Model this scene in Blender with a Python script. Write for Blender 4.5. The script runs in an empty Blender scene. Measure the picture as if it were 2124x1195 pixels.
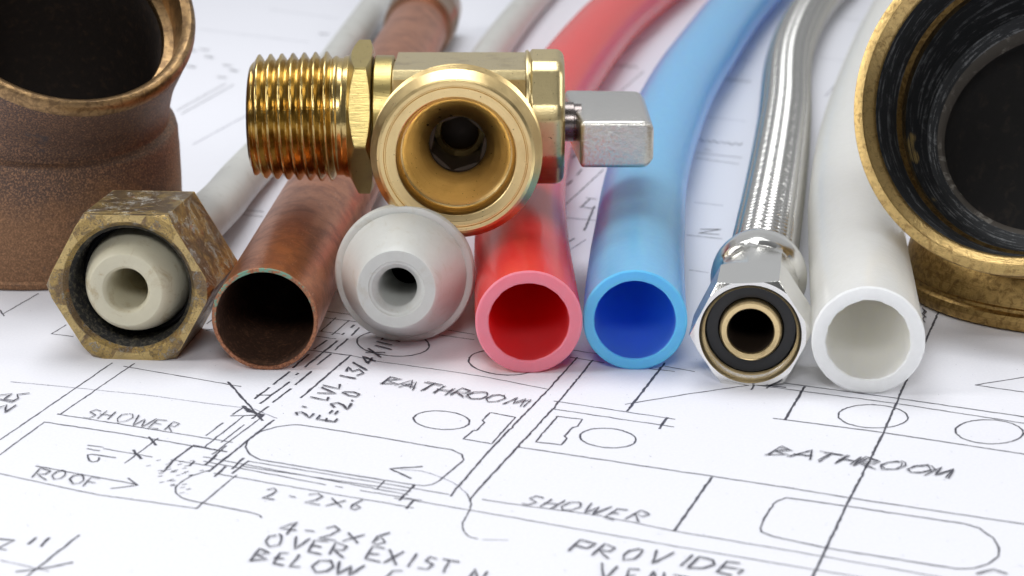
import bpy, bmesh, math, random
from mathutils import Vector, Matrix
import numpy as np
random.seed(7)
R = math.radians
S = bpy.context.scene
C = S.collection
MM = 0.001

# ------------------------------------------------------------------ camera, light, exposure
PITCH = R(16.7); CAMH = 141.0; FPX = 4300.0; CX, CY = 1062.0, 597.5
cd = bpy.data.cameras.new('camera'); cam = bpy.data.objects.new('camera', cd); C.objects.link(cam)
cd.sensor_width = 36; cd.lens = 36 * FPX / 2124; cd.clip_start = 0.01; cd.clip_end = 20
cam.location = (0, 0, CAMH * MM); cam.rotation_euler = (math.pi / 2 - PITCH, 0, 0)
cd.dof.use_dof = True; cd.dof.focus_distance = 0.437; cd.dof.aperture_fstop = 27; cd.dof.aperture_blades = 8
S.camera = cam

W = bpy.data.worlds.new('World'); S.world = W; W.use_nodes = True
nt = W.node_tree; bg = nt.nodes['Background']
tc = nt.nodes.new('ShaderNodeTexCoord'); sep = nt.nodes.new('ShaderNodeSeparateXYZ')
mr = nt.nodes.new('ShaderNodeMapRange'); mr.inputs[1].default_value = -0.6; mr.inputs[2].default_value = 0.9
mr.inputs[3].default_value = 0.10; mr.inputs[4].default_value = 0.54
nt.links.new(tc.outputs['Generated'], sep.inputs[0]); nt.links.new(sep.outputs[1], mr.inputs[0])
bg.inputs[0].default_value = (0.95, 0.97, 1.0, 1); nt.links.new(mr.outputs[0], bg.inputs[1])

def area(name, loc, target, sx, sy, power, col=(1, 1, 1)):
    l = bpy.data.lights.new(name, 'AREA'); l.shape = 'RECTANGLE'; l.size = sx; l.size_y = sy
    l.energy = power; l.color = col
    o = bpy.data.objects.new(name, l); C.objects.link(o); o.location = loc
    o.rotation_euler = (Vector(target) - Vector(loc)).to_track_quat('-Z', 'Y').to_euler()
    return o
area('softbox_top', (-0.10, 0.72, 0.95), (0, 0.52, 0), 0.66, 0.46, 5.9, (0.97, 0.985, 1))
area('softbox_left', (-0.75, 0.30, 0.50), (0, 0.42, 0.02), 0.26, 0.5, 3.0, (1, 0.99, 0.97))
area('softbox_right', (0.80, 0.42, 0.45), (0, 0.42, 0.02), 0.16, 0.55, 2.4)
area('softbox_front', (-0.04, -0.34, 0.62), (0, 0.42, 0), 0.34, 0.20, 3.0)
S.view_settings.view_transform = 'Standard'; S.view_settings.look = 'None'
S.view_settings.exposure = -0.06; S.view_settings.gamma = 1
S.render.engine = 'CYCLES'
S.cycles.max_bounces = 14; S.cycles.diffuse_bounces = 6; S.cycles.glossy_bounces = 8

# ------------------------------------------------------------------ survey helper: where a sight line meets a height above the paper (mm)
def P(px, py, z=0.0):
    u = (px - CX) / FPX; v = (py - CY) / FPX
    c, s = math.cos(PITCH), math.sin(PITCH)
    dx, dy, dz = u, c - v * s, -s - v * c
    t = (z - CAMH) / dz
    return Vector((dx * t, dy * t, z))

# ------------------------------------------------------------------ node helpers
class NB:
    def __init__(s, name):
        s.m = bpy.data.materials.new(name); s.m.use_nodes = True
        s.t = s.m.node_tree; s.b = s.t.nodes['Principled BSDF']
        s.tc = s.t.nodes.new('ShaderNodeTexCoord')
        mp = s.t.nodes.new('ShaderNodeMapping'); mp.inputs['Scale'].default_value = (1000,) * 3
        s.t.links.new(s.tc.outputs['Object'], mp.inputs[0]); s.co = mp.outputs[0]      # object space in mm
    def n(s, typ, **kw):
        x = s.t.nodes.new(typ)
        for k, v in kw.items(): setattr(x, k, v)
        return x
    def l(s, a, b): s.t.links.new(a, b)
    def math(s, op, a, b=None, c=None):
        x = s.n('ShaderNodeMath', operation=op)
        for i, v in enumerate((a, b, c)):
            if v is None: continue
            if isinstance(v, (int, float)): x.inputs[i].default_value = v
            else: s.l(v, x.inputs[i])
        return x.outputs[0]
    def noise(s, scale, detail=4, rough=.55, co=None, stretch=None, dist=0):
        co = co or s.co
        if stretch:
            mp = s.n('ShaderNodeMapping'); mp.inputs['Scale'].default_value = stretch
            s.l(co, mp.inputs[0]); co = mp.outputs[0]
        x = s.n('ShaderNodeTexNoise'); x.inputs['Scale'].default_value = scale
        x.inputs['Detail'].default_value = detail; x.inputs['Roughness'].default_value = rough
        x.inputs['Distortion'].default_value = dist
        s.l(co, x.inputs['Vector']); return x.outputs[0]
    def ramp(s, fac, a, b, lo=0., hi=1.):
        x = s.n('ShaderNodeMapRange'); x.interpolation_type = 'SMOOTHSTEP'
        for i, v in ((1, a), (2, b), (3, lo), (4, hi)): x.inputs[i].default_value = v
        s.l(fac, x.inputs[0]); return x.outputs[0]
    def mix(s, fac, a, b):
        x = s.n('ShaderNodeMix', data_type='RGBA')
        if isinstance(fac, (int, float)): x.inputs[0].default_value = fac
        else: s.l(fac, x.inputs[0])
        for i, v in ((6, a), (7, b)):
            if isinstance(v, tuple): x.inputs[i].default_value = (*v, 1) if len(v) == 3 else v
            else: s.l(v, x.inputs[i])
        return x.outputs[2]
    def mixf(s, fac, a, b):
        x = s.n('ShaderNodeMix', data_type='FLOAT'); s.l(fac, x.inputs[0])
        for i, v in ((2, a), (3, b)):
            if isinstance(v, (int, float)): x.inputs[i].default_value = v
            else: s.l(v, x.inputs[i])
        return x.outputs[0]
    def set(s, **kw):
        for k, v in kw.items():
            k = k.replace('_', ' ')
            for kk in s.b.inputs.keys():
                if kk.lower() == k.lower():
                    inp = s.b.inputs[kk]
                    if isinstance(v, (int, float)): inp.default_value = v
                    elif isinstance(v, tuple):
                        inp.default_value = (*v, 1) if (len(v) == 3 and inp.type == 'RGBA') else v
                    else: s.l(v, inp)
        return s
    def bump(s, h, dist, strength=1.0):
        x = s.n('ShaderNodeBump'); x.inputs['Strength'].default_value = strength
        x.inputs['Distance'].default_value = dist * MM; s.l(h, x.inputs['Height'])
        if s.b.inputs['Normal'].is_linked: s.l(s.b.inputs['Normal'].links[0].from_socket, x.inputs['Normal'])
        s.l(x.outputs[0], s.b.inputs['Normal']); return s
    def turned(s, k=3.0, detail=3):                      # machining rings around the local Z axis
        sp = s.n('ShaderNodeSeparateXYZ'); s.l(s.co, sp.inputs[0])
        r = s.math('SQRT', s.math('ADD', s.math('MULTIPLY', sp.outputs[0], sp.outputs[0]), s.math('MULTIPLY', sp.outputs[1], sp.outputs[1])))
        cb = s.n('ShaderNodeCombineXYZ'); s.l(r, cb.inputs[0]); s.l(sp.outputs[2], cb.inputs[1])
        return s.noise(k, detail, .7, co=cb.outputs[0])

def plain(name, col, rough=.5, metal=0., **kw):
    return NB(name).set(Base_Color=col, Roughness=rough, Metallic=metal, **kw).m

def brass_turned(name, base=(.78, .57, .25), rough=.24, tarn=.35, k=2.6, bump=.03, ani=0.):
    b = NB(name); g = b.turned(k)
    blot = b.ramp(b.noise(.16, 5, .6), .46, .72)
    dark = (base[0] * .52, base[1] * .44, base[2] * .30)
    c = b.mix(b.math('MULTIPLY', blot, tarn), base, dark)
    pits = b.ramp(b.noise(1.6, 3, .6), .66, .74)
    c = b.mix(b.math('MULTIPLY', pits, .8), c, (.13, .075, .03))
    c = b.mix(b.ramp(g, .60, .78, 0, .35), c, (.2, .12, .045))
    b.set(Base_Color=c, Metallic=1., Roughness=b.mixf(b.noise(.5, 5), rough * .7, rough * 1.6))
    b.bump(g, bump); b.bump(b.noise(2.2, 4), .018)
    if ani:
        tg = b.n('ShaderNodeTangent', direction_type='RADIAL', axis='Z'); b.l(tg.outputs[0], b.b.inputs['Tangent']); b.set(Anisotropic=ani)
    return b.m

def brass_cast(name, base=(.70, .52, .22), k=(1, 1, 1)):
    b = NB(name)
    br = b.noise(.9, 5, .6, stretch=k)
    blot = b.ramp(b.noise(.14, 4, .6), .5, .75)
    c = b.mix(b.math('MULTIPLY', blot, .5), base, (.34, .24, .11))
    c = b.mix(b.ramp(b.noise(1.7, 2), .68, .75), c, (.1, .06, .025))
    b.set(Base_Color=c, Metallic=1., Roughness=b.mixf(br, .22, .42)); b.bump(br, .05)
    return b.m

M = {}
M['brass'] = brass_turned('turned_brass', (.80, .60, .29), .28, .22, 1.4, .06, .6)
M['brass_thread'] = brass_turned('thread_brass', (.64, .47, .19), .18, .9, 1.2, .02)
M['brass_body'] = brass_cast('milled_brass', (.66, .54, .29), (.35, 3.5, 3.5))
M['brass_hex'] = brass_cast('sawn_brass', (.46, .36, .14), (3.5, 3.5, .35))

def aged_brass():
    b = NB('corroded_brass')
    sc = b.noise(.8, 5, .8, stretch=(.5, 1.4, .5), dist=1.2)
    n1 = b.noise(.13, 6, .65, dist=.6); n2 = b.noise(.30, 7, .75, dist=.4); pt = b.n('ShaderNodeNewGeometry').outputs['Pointiness']; n3 = b.noise(2.4, 4, .7)
    c = b.mix(b.ramp(n1, .42, .56), (.46, .32, .12), (.22, .15, .085))
    c = b.mix(b.ramp(n3, .50, .70, 0, .75), c, (.10, .065, .035))
    crust = b.ramp(b.math('ADD', b.math('MULTIPLY', n2, .75), b.math('MULTIPLY', n3, .35)), .565, .64)
    c = b.mix(b.ramp(n2, .47, .38, 0, .7), c, (.11, .085, .06))
    c = b.mix(b.math('MULTIPLY', crust, .75), c, (.36, .35, .32))
    c = b.mix(b.ramp(sc, .64, .68, 0, .6), c, (.55, .52, .44)); c = b.mix(b.ramp(pt, .53, .58, 0, .8), c, (.62, .46, .20))
    c = b.mix(b.ramp(b.noise(.25, 3, .5, stretch=(1, 1.3, .8)), .63, .70, 0, .65), c, (.32, .12, .04))
    g = b.turned(1.6)
    c = b.mix(b.ramp(g, .56, .70, 0, .5), c, (.13, .09, .045))
    b.set(Base_Color=c, Metallic=b.mixf(crust, .85, .1), Roughness=b.mixf(crust, .30, .7))
    b.bump(n3, .16); b.bump(g, .05); b.bump(crust, .10)
    return b.m
M['aged_brass'] = aged_brass()
M['black_thread'] = NB('dark_thread')
_b = M['black_thread']; _g = _b.noise(.9, 5, .7)
M['black_thread'] = _b.set(Base_Color=_b.mix(_b.ramp(_g, .45, .68), (.022, .022, .022), (.13, .115, .08)), Metallic=.5, Roughness=.5).bump(_g, .15).m  # nut thread near black with brownish mottling

def rusty_bronze():
    b = NB('brown_cast_bronze')
    f = b.noise(2.4, 3, .8); m = b.noise(.9, 5, .75); big = b.noise(.05, 5, .65, dist=.6)
    sp = b.n('ShaderNodeSeparateXYZ'); b.l(b.co, sp.inputs[0])
    lo = b.ramp(b.math('ADD', b.math('MULTIPLY', sp.outputs[2], -.008), big), .18, .46)
    c = b.mix(lo, (.098, .062, .047), (.215, .112, .055))
    c = b.mix(b.ramp(f, .51, .60, 0, .85), c, (.40, .21, .11))
    c = b.mix(b.ramp(f, .47, .38, 0, .5), c, (.07, .04, .03))
    c = b.mix(b.ramp(m, .60, .72, 0, .5), c, (.06, .045, .042))
    c = b.mix(b.ramp(b.noise(.10, 5, .7), .62, .70, 0, .6), c, (.06, .06, .065))
    b.set(Base_Color=c, Metallic=.5, Roughness=b.mixf(m, .34, .60)); b.bump(f, .12); b.bump(m, .12)
    return b.m
M['bronze'] = rusty_bronze()

def copper():
    b = NB('scratched_copper')
    scr = b.noise(1.2, 4, .8, stretch=(2.6, 2.6, .5), dist=.8); scr2 = b.noise(1.2, 3, .8, stretch=(4.5, 4.5, .12))
    blot = b.noise(.14, 6, .7, dist=.3); sp = b.noise(2.2, 3, .6)
    c = b.mix(b.ramp(blot, .40, .66), (.60, .225, .095), (.38, .13, .06))
    c = b.mix(b.ramp(scr, .60, .66, 0, .6), c, (.86, .55, .38))
    c = b.mix(b.ramp(scr2, .64, .72, 0, .12), c, (.30, .12, .06))
    c = b.mix(b.ramp(sp, .68, .74, 0, .8), c, (.62, .36, .24))
    b.set(Base_Color=c, Metallic=1., Roughness=b.mixf(blot, .26, .44)); b.bump(sp, .04)
    return b.m
M['copper'] = copper()
def copper_rim():
    b = NB('verdigris_rim'); n1 = b.noise(.35, 5, .7); n2 = b.noise(1.6, 4, .7)
    sp = b.n('ShaderNodeSeparateXYZ'); b.l(b.co, sp.inputs[0])
    up = b.math('ADD', b.math('MULTIPLY', sp.outputs[1], .012), b.math('MULTIPLY', sp.outputs[0], .003))
    g = b.ramp(b.math('ADD', b.math('ADD', n1, b.math('MULTIPLY', n2, .45)), up), .80, .88)
    c = b.mix(b.ramp(n2, .4, .65), (.44, .19, .10), (.20, .085, .05))
    c = b.mix(g, c, (.17, .33, .24))
    b.set(Base_Color=c, Metallic=b.mixf(g, .75, 0.), Roughness=b.mixf(g, .4, .85)); b.bump(n2, .15)
    return b.m
M['copper_rim'] = copper_rim()
M['coupling'] = brass_cast('dull_coupling', (.42, .30, .22))
_b = NB('brown_copper_bore'); _g = _b.noise(1.2, 5, .7); _q = _b.ramp(_b.noise(.3, 4, .6), .5, .75)
M['copper_bore'] = _b.set(Base_Color=_b.mix(_b.ramp(_g, .5, .75), _b.mix(_q, (.07, .035, .022), (.16, .08, .045)), (.26, .12, .07)), Metallic=.3, Roughness=.6).bump(_g, .12).m  # inner wall dark brown with lighter mottling

def plastic(name, col, rough=.3, sss=.0, rad=(2, 2, 2), spec=.5, dirt=None, dirtamt=.3, coat=0., scr=True, ior=1.5, thru=0.):
    b = NB(name); n = b.noise(.5, 5, .65); f = b.noise(2.8, 3, .7)
    c = b.mix(b.ramp(n, .35, .7, 0, .22), col, tuple(min(1, x * 1.14 + .008) for x in col))
    if dirt: c = b.mix(b.math('MULTIPLY', b.ramp(b.noise(.22, 5, .7, dist=.5), .52, .70), dirtamt), c, dirt)
    if dirt: c = b.mix(b.ramp(f, .73, .77, 0, min(1, dirtamt * 1.6)), c, tuple(x * .4 for x in dirt))
    b.set(Base_Color=c, Roughness=b.mixf(n, rough * .8, rough * 1.3), Subsurface_Weight=sss,
          Subsurface_Scale=MM, Subsurface_Radius=rad, Coat_Weight=coat, Coat_Roughness=.12, IOR=ior)
    b.bump(n, .06)
    if scr: b.bump(b.noise(1.8, 2, .8, stretch=(.25, 5, .25)), .012)
    if thru:
        tr = b.n('ShaderNodeBsdfTranslucent'); b.l(c, tr.inputs[0]); mx = b.n('ShaderNodeMixShader'); mx.inputs[0].default_value = thru
        out = [x for x in b.t.nodes if x.type == 'OUTPUT_MATERIAL'][0]
        b.l(b.b.outputs[0], mx.inputs[1]); b.l(tr.outputs[0], mx.inputs[2]); b.l(mx.outputs[0], out.inputs[0])
    return b.m
M['grey_pvc'] = plastic('grey_plastic', (.60, .605, .58), .38, .25, (2, 2, 2), dirt=(.42, .36, .25), dirtamt=.28)
M['grey_pvc_old'] = plastic('yellowed_plastic', (.60, .56, .42), .45, .2, (2, 2, 2), dirt=(.40, .30, .15), dirtamt=.6)
M['grey_tube'] = plastic('grey_plastic_tube', (.52, .52, .49), .42, .1, (2, 2, 2), dirt=(.25, .23, .18), dirtamt=.45)
M['red'] = plastic('red_pex', (.96, .060, .052), .20, .55, (3.5, .5, .4), coat=.3, thru=0.32)
M['red_in'] = plastic('red_pex_bore', (.95, .13, .15), .45, .5, (3.5, .5, .5), scr=False, thru=0.55)
M['red_cut'] = plastic('red_pex_cut', (.82, .24, .31), .5, .6, (3, 1, 1))
M['blue'] = plastic('blue_pex', (.30, .74, .99), .20, .55, (.8, 2, 3.5), coat=.3, thru=0.38)
M['blue_in'] = plastic('blue_pex_bore', (.20, .42, .97), .45, .5, (.4, 1, 3.5), scr=False, thru=0.55)  # same plastic; deeper blue stands in for light bouncing inside
M['blue_cut'] = plastic('blue_pex_cut', (.13, .52, .88), .5, .5, (1, 2, 3.5))
M['white'] = plastic('white_pex', (.95, .945, .915), .22, .75, (5, 5, 4.5), coat=.3, thru=0.38)
M['white_in'] = plastic('white_pex_bore', (.98, .97, .925), .5, .6, (4, 4, 3), scr=False, thru=0.5)
M['white_cut'] = plastic('white_pex_cut', (.84, .85, .85), .5, .7, (4, 4, 4))
def chrome(name, col=(.80, .79, .76), rough=.14, k=1.4, bd=.03, pits=False):
    b = NB(name); n = b.noise(k, 5, .7); s = b.noise(3.5, 3, .6)
    c = b.mix(b.ramp(s, .66, .74, 0, .5), col, (.3, .28, .25))
    b.set(Base_Color=c, Metallic=1., Roughness=b.mixf(n, rough * .7, rough * 1.7)); b.bump(n, bd)
    if pits: b.bump(b.noise(.9, 5, .75, dist=1.5), .14)
    return b.m
M['chrome'] = chrome('plated_steel')
M['chrome_handle'] = chrome('worn_chrome', (.76, .74, .70), .15, 1.8, .04, True)
M['steel_braid'] = plain('steel_braid', (.62, .61, .585), .26, 1.)
M['rubber'] = plastic('black_rubber', (.014, .014, .015), .42, scr=False)
M['stem'] = chrome('dark_stem', (.22, .19, .18), .22)
M['dark_bore'] = plain('dark_bore', (.035, .022, .014), .6, .4)  # flat dark colour puts the shade of deep holes into their walls
def around(b, k=2.2, kz=100., scale=1., detail=6):                  # streaks that run round the bore
    sp = b.n('ShaderNodeSeparateXYZ'); b.l(b.tc.outputs['UV'], sp.inputs[0])
    a = b.math('MULTIPLY', sp.outputs[0], 2 * math.pi); cb = b.n('ShaderNodeCombineXYZ')
    b.l(b.math('MULTIPLY', b.math('COSINE', a), k), cb.inputs[0]); b.l(b.math('MULTIPLY', b.math('SINE', a), k), cb.inputs[1])
    b.l(b.math('MULTIPLY', sp.outputs[1], kz), cb.inputs[2]); return b.noise(scale, detail, .72, co=cb.outputs[0])
_b = NB('blackened_bore'); _g = around(_b, 2.2, 110., 1.); _h = _b.noise(.35, 6, .75, dist=1.0)
_s = _b.ramp(_b.math('ADD', _b.math('MULTIPLY', _g, .8), _b.math('MULTIPLY', _h, .3)), .57, .66)
_y = _b.ramp(_b.noise(.06, 3, .5), .66, .70)
_c = _b.mix(_b.math('MULTIPLY', _s, .75), (.035, .037, .040), (.30, .31, .32))
_c = _b.mix(_b.math('MULTIPLY', _y, _b.ramp(_g, .4, .55)), _c, (.50, .36, .14))
M['black_bore'] = _b.set(Base_Color=_c, Metallic=.55, Roughness=_b.mixf(_h, .35, .6)).bump(_g, .10).bump(_h, .08).m
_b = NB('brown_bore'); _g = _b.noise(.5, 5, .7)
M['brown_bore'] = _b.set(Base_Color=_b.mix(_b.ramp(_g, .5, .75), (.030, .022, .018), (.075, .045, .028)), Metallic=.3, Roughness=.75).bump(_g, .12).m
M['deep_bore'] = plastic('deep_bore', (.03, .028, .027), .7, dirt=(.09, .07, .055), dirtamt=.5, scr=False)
M['ledge'] = plastic('scaled_ledge', (.075, .065, .055), .6, dirt=(.30, .28, .25), dirtamt=.9, scr=False)
def worn_ring(name, base, dark, t0=.46, t1=.66, sc=.5):
    b = NB(name); g = b.turned(1.3, 4); h = b.noise(sc, 6, .7, dist=.6)
    c = b.mix(b.ramp(h, t0, t1, 0, .75), base, dark); c = b.mix(b.ramp(g, .55, .72, 0, .5), c, dark)
    b.set(Base_Color=c, Metallic=1., Roughness=b.mixf(h, .24, .45)); b.bump(g, .07); b.bump(b.noise(1.4, 4, .7), .10)
    return b.m
M['gold_ring'] = worn_ring('worn_brass_collar', (.68, .48, .20), (.30, .18, .07), .47, .68, .5)
M['gold_cast'] = worn_ring('tarnished_brass', (.50, .33, .12), (.17, .10, .04), .42, .62, .6)
M['bronze_rim'] = worn_ring('bared_bronze_rim', (.36, .23, .11), (.13, .08, .045), .42, .62, .5)
M['insert'] = worn_ring('brass_insert', (.80, .62, .33), (.42, .26, .10), .56, .75, 1.2)

def paper():
    b = NB('drawing_paper'); n = b.noise(1.6, 5, .7); s = b.noise(.9, 4, .7); big = b.noise(.012, 3, .5)
    c = b.mix(b.ramp(n, .35, .65), (.785, .79, .85), (.82, .825, .88))
    c = b.mix(b.ramp(s, .735, .76, 0, .4), c, (.4, .4, .45))
    b.set(Base_Color=c, Roughness=.75); b.bump(n, .03); b.bump(big, 1.5)
    return b.m
M['paper'] = paper()
_b = NB('photocopy_ink'); _g = _b.noise(2.5, 3, .8)
M['ink'] = _b.set(Base_Color=_b.mix(_b.ramp(_g, .42, .72), (.030, .030, .042), (.17, .17, .22)), Roughness=.6).m
_b = NB('faint_ink'); _g = _b.noise(2.5, 3, .8)
M['ink_faint'] = _b.set(Base_Color=_b.mix(_b.ramp(_g, .4, .62), (.10, .10, .15), (.55, .55, .62)), Roughness=.7).m
M['table'] = plain('white_table', (.75, .76, .8), .5)

# ------------------------------------------------------------------ mesh helpers (coordinates in mm)
def finish(name, verts, faces, mats, idx=None, parent=None, sharp=32, smooth=True, uv=None):
    me = bpy.data.meshes.new(name)
    me.from_pydata([(v[0] * MM, v[1] * MM, v[2] * MM) for v in verts], [], faces)
    for m in (mats if isinstance(mats, (list, tuple)) else [mats]): me.materials.append(M[m])
    if idx is not None: me.polygons.foreach_set('material_index', idx)
    bm = bmesh.new(); bm.from_mesh(me)
    bmesh.ops.recalc_face_normals(bm, faces=bm.faces)
    if smooth:
        lim = R(sharp)
        for f in bm.faces: f.smooth = True
        for e in bm.edges:
            if len(e.link_faces) == 2 and e.calc_face_angle(0) > lim: e.smooth = False
    bm.to_mesh(me); bm.free()
    o = bpy.data.objects.new(name, me); C.objects.link(o)
    if parent: o.parent = parent
    return o

def lathe(name, prof, mats, parent=None, seg=128, fn=None, mi=None, closed=True, sharp=32, caps=False):
    """revolve (r, z) profile round local Z; fn(theta, r, z, i) -> r; mi[i] is material of the band i -> i+1"""
    n = len(prof); V = []; F = []; I = []
    for i, (r, z) in enumerate(prof):
        for k in range(seg):
            t = 2 * math.pi * k / seg; rr = fn(t, r, z, i) if fn else r
            V.append((rr * math.cos(t), rr * math.sin(t), z))
    for i in range(n if closed else n - 1):
        j = (i + 1) % n
        for k in range(seg):
            l = (k + 1) % seg
            F.append((i * seg + k, i * seg + l, j * seg + l, j * seg + k)); I.append(mi[i] if mi else 0)
    if caps:
        F.append(tuple(range(seg))); I.append(0); F.append(tuple((n - 1) * seg + k for k in range(seg))); I.append(0)
    return finish(name, V, F, mats, I, parent, sharp)

def dens(prof, step):
    out = []
    for a, b in zip(prof, prof[1:]):
        d = math.hypot(b[0] - a[0], b[1] - a[1]); k = max(1, int(d / step))
        out += [(a[0] + (b[0] - a[0]) * i / k, a[1] + (b[1] - a[1]) * i / k) for i in range(k)]
    return out + [prof[-1]]

def hexr(t, flat, rot=0., sides=6, rnd=0.):
    a = 2 * math.pi / sides; u = ((t - rot + a / 2) % a) - a / 2
    r = flat / math.cos(u)
    return min(r, flat / math.cos(a / 2) - rnd)

def aim(d, up=(0, 0, 1)):                                  # local +Z -> d, local +Y -> as near up as may be
    z = Vector(d).normalized(); x = Vector(up).cross(z)
    x = x.normalized(); y = z.cross(x)
    return Matrix((x, y, z)).transposed().to_4x4()

def place(o, loc, d=None, roll=0.):
    m = Matrix.Translation(Vector(loc) * MM)
    if d is not None: m = m @ aim(d)
    if roll: m = m @ Matrix.Rotation(roll, 4, 'Z')
    o.matrix_world = m; return o

def spline(pts, step):
    pts = [Vector(p) for p in pts]
    pts = [pts[0] * 2 - pts[1]] + pts + [pts[-1] * 2 - pts[-2]]
    fine = []
    for i in range(1, len(pts) - 2):
        p0, p1, p2, p3 = pts[i - 1:i + 3]
        for k in range(40):
            t = k / 40
            fine.append(.5 * ((2 * p1) + (p2 - p0) * t + (2 * p0 - 5 * p1 + 4 * p2 - p3) * t * t + (3 * p1 - p0 - 3 * p2 + p3) * t ** 3))
    fine.append(pts[-2]); out = [fine[0]]; acc = 0
    for a, b in zip(fine, fine[1:]):
        d = (b - a).length
        while acc + d >= step:
            a = a + (b - a) * ((step - acc) / d); d = (b - a).length; acc = 0; out.append(a.copy())
        acc += d
    return out

def frames(path, up=Vector((0, 0, 1))):
    out = []
    for i, p in enumerate(path):
        t = (path[min(i + 1, len(path) - 1)] - path[max(i - 1, 0)]).normalized()
        x = t.cross(up).normalized(); y = x.cross(t); out.append((p, x, y, t))
    return out

def hose(name, pts, ro, ri, mats, parent=None, seg=72, step=3., cham=.35, wob=0., base=None, rag=0.):
    """hollow tube along a spline: materials = outside, bore, cut end"""
    base = Vector(base) if base is not None else Vector((0, 0, 0))
    fr = frames(spline(pts, step)); V = []; F = []; I = []
    rnd = random.Random(len(name))
    ph = [rnd.uniform(0, 6.28) for _ in range(6)]
    def ring(f, r, off=0., tag=0.):
        p, x, y, t = f
        for k in range(seg):
            a = 2 * math.pi * k / seg
            rr = r + tag * (math.sin(a * 3 + ph[0]) + .6 * math.sin(a * 7 + ph[1]) + .7 * math.sin(a * 17 + ph[2]) + .5 * math.sin(a * 29 + ph[3])) * .35
            V.append(tuple(p - base + x * (rr * math.cos(a)) + y * (rr * math.sin(a)) + t * off))
    n = len(fr); rings = []
    def add(f, r, off, m, tag=0.): ring(f, r, off, tag); rings.append(m)
    add(fr[0], ri + cham * .3, cham, 2, rag); add(fr[0], ri + cham, 0, 2, rag); add(fr[0], ro - cham, 0, 2, rag * .8); add(fr[0], ro, cham * .9, 0, rag * .35)
    for i in range(1, n): add(fr[i], ro, 0, 0)
    rings[-1] = 2
    for i in range(n - 1, 0, -1): add(fr[i], ri, 0, 1)
    m_ = len(rings)
    for i in range(m_):
        j = (i + 1) % m_
        for k in range(seg):
            l = (k + 1) % seg; F.append((i * seg + k, i * seg + l, j * seg + l, j * seg + k)); I.append(rings[i])
    o = finish(name, V, F, mats, I, parent, 30)
    if parent is None: o.location = base * MM
    return o

def empty(name, loc=(0, 0, 0)):
    o = bpy.data.objects.new(name, None); C.objects.link(o); o.empty_display_size = .01
    o.location = Vector(loc) * MM; return o

def tag(o, label, cat, group=None):
    o['label'] = label; o['category'] = cat
    if group: o['group'] = group
    return o
def struct(o): o['kind'] = 'structure'; return o
def adopt(child, root):                                    # keep where it stands, hang it under the root
    bpy.context.view_layer.update()
    mw = child.matrix_world.copy(); child.parent = root
    child.matrix_world = mw if not root else mw
    child.matrix_parent_inverse = root.matrix_world.inverted(); child.matrix_basis = mw
    return child

# ------------------------------------------------------------------ setting: table and drawing
tb = finish('table_top', [(-1500, -300, -20.3), (1500, -300, -20.3), (1500, 2600, -20.3), (-1500, 2600, -20.3),
                          (-1500, -300, -.3), (1500, -300, -.3), (1500, 2600, -.3), (-1500, 2600, -.3)],
            [(0, 1, 2, 3), (4, 5, 6, 7), (0, 1, 5, 4), (1, 2, 6, 5), (2, 3, 7, 6), (3, 0, 4, 7)], 'table')
struct(tb)
SV, SF = ([(-900, 60, -.2), (900, 60, -.2), (900, 1900, -.2), (-900, 1900, -.2),
                                 (-900, 60, 0), (900, 60, 0), (900, 1900, 0), (-900, 1900, 0)],
               [(0, 1, 2, 3), (4, 5, 6, 7), (0, 1, 5, 4), (1, 2, 6, 5), (2, 3, 7, 6), (3, 0, 4, 7)])

class Ink:
    def __init__(s, k=1.3): s.V = []; s.F = []; s.z = .03; s.k = k
    def world(s, pts, w, jit=.05, closed=False):
        s.z += .0003; pp = [Vector((p[0], p[1])) for p in pts]
        if closed: pp.append(pp[0])
        q = [pp[0]]
        for a, b in zip(pp, pp[1:]):
            d = (b - a).length; k = max(1, int(d / 1.1))
            q += [a + (b - a) * ((i + 1) / k) for i in range(k)]
        q2 = [v + Vector((random.gauss(0, jit), random.gauss(0, jit))) for v in q]
        b0 = len(s.V); n = len(q2)
        for i, v in enumerate(q2):
            t = q2[min(i + 1, n - 1)] - q2[max(i - 1, 0)]
            if t.length < 1e-6: t = Vector((1, 0))
            t.normalize(); nn = Vector((-t.y, t.x)); ww = w * .5 * s.k * random.uniform(.72, 1.22)
            s.V += [(v.x + nn.x * ww, v.y + nn.y * ww, s.z), (v.x - nn.x * ww, v.y - nn.y * ww, s.z)]
        for i in range(n - 1):
            k = b0 + 2 * i; s.F.append((k, k + 1, k + 3, k + 2))
    def px(s, pts, w=.36, jit=.05, closed=False, curve=False):
        g = [P(x, y) for x, y in pts]
        if curve: g = spline(g, 1.0)
        s.world(g, w, jit, closed)
    def seg(s, *q, w=.36): s.px([(q[0], q[1]), (q[2], q[3])], w)
    def ell(s, cx, cy, rx, ry, w=.36, tilt=.06, a0=0, a1=360):
        s.px([(cx + rx * math.cos(R(a)), cy + ry * math.sin(R(a)) + tilt * rx * math.cos(R(a))) for a in range(a0, a1 + 1, 6)], w)

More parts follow.
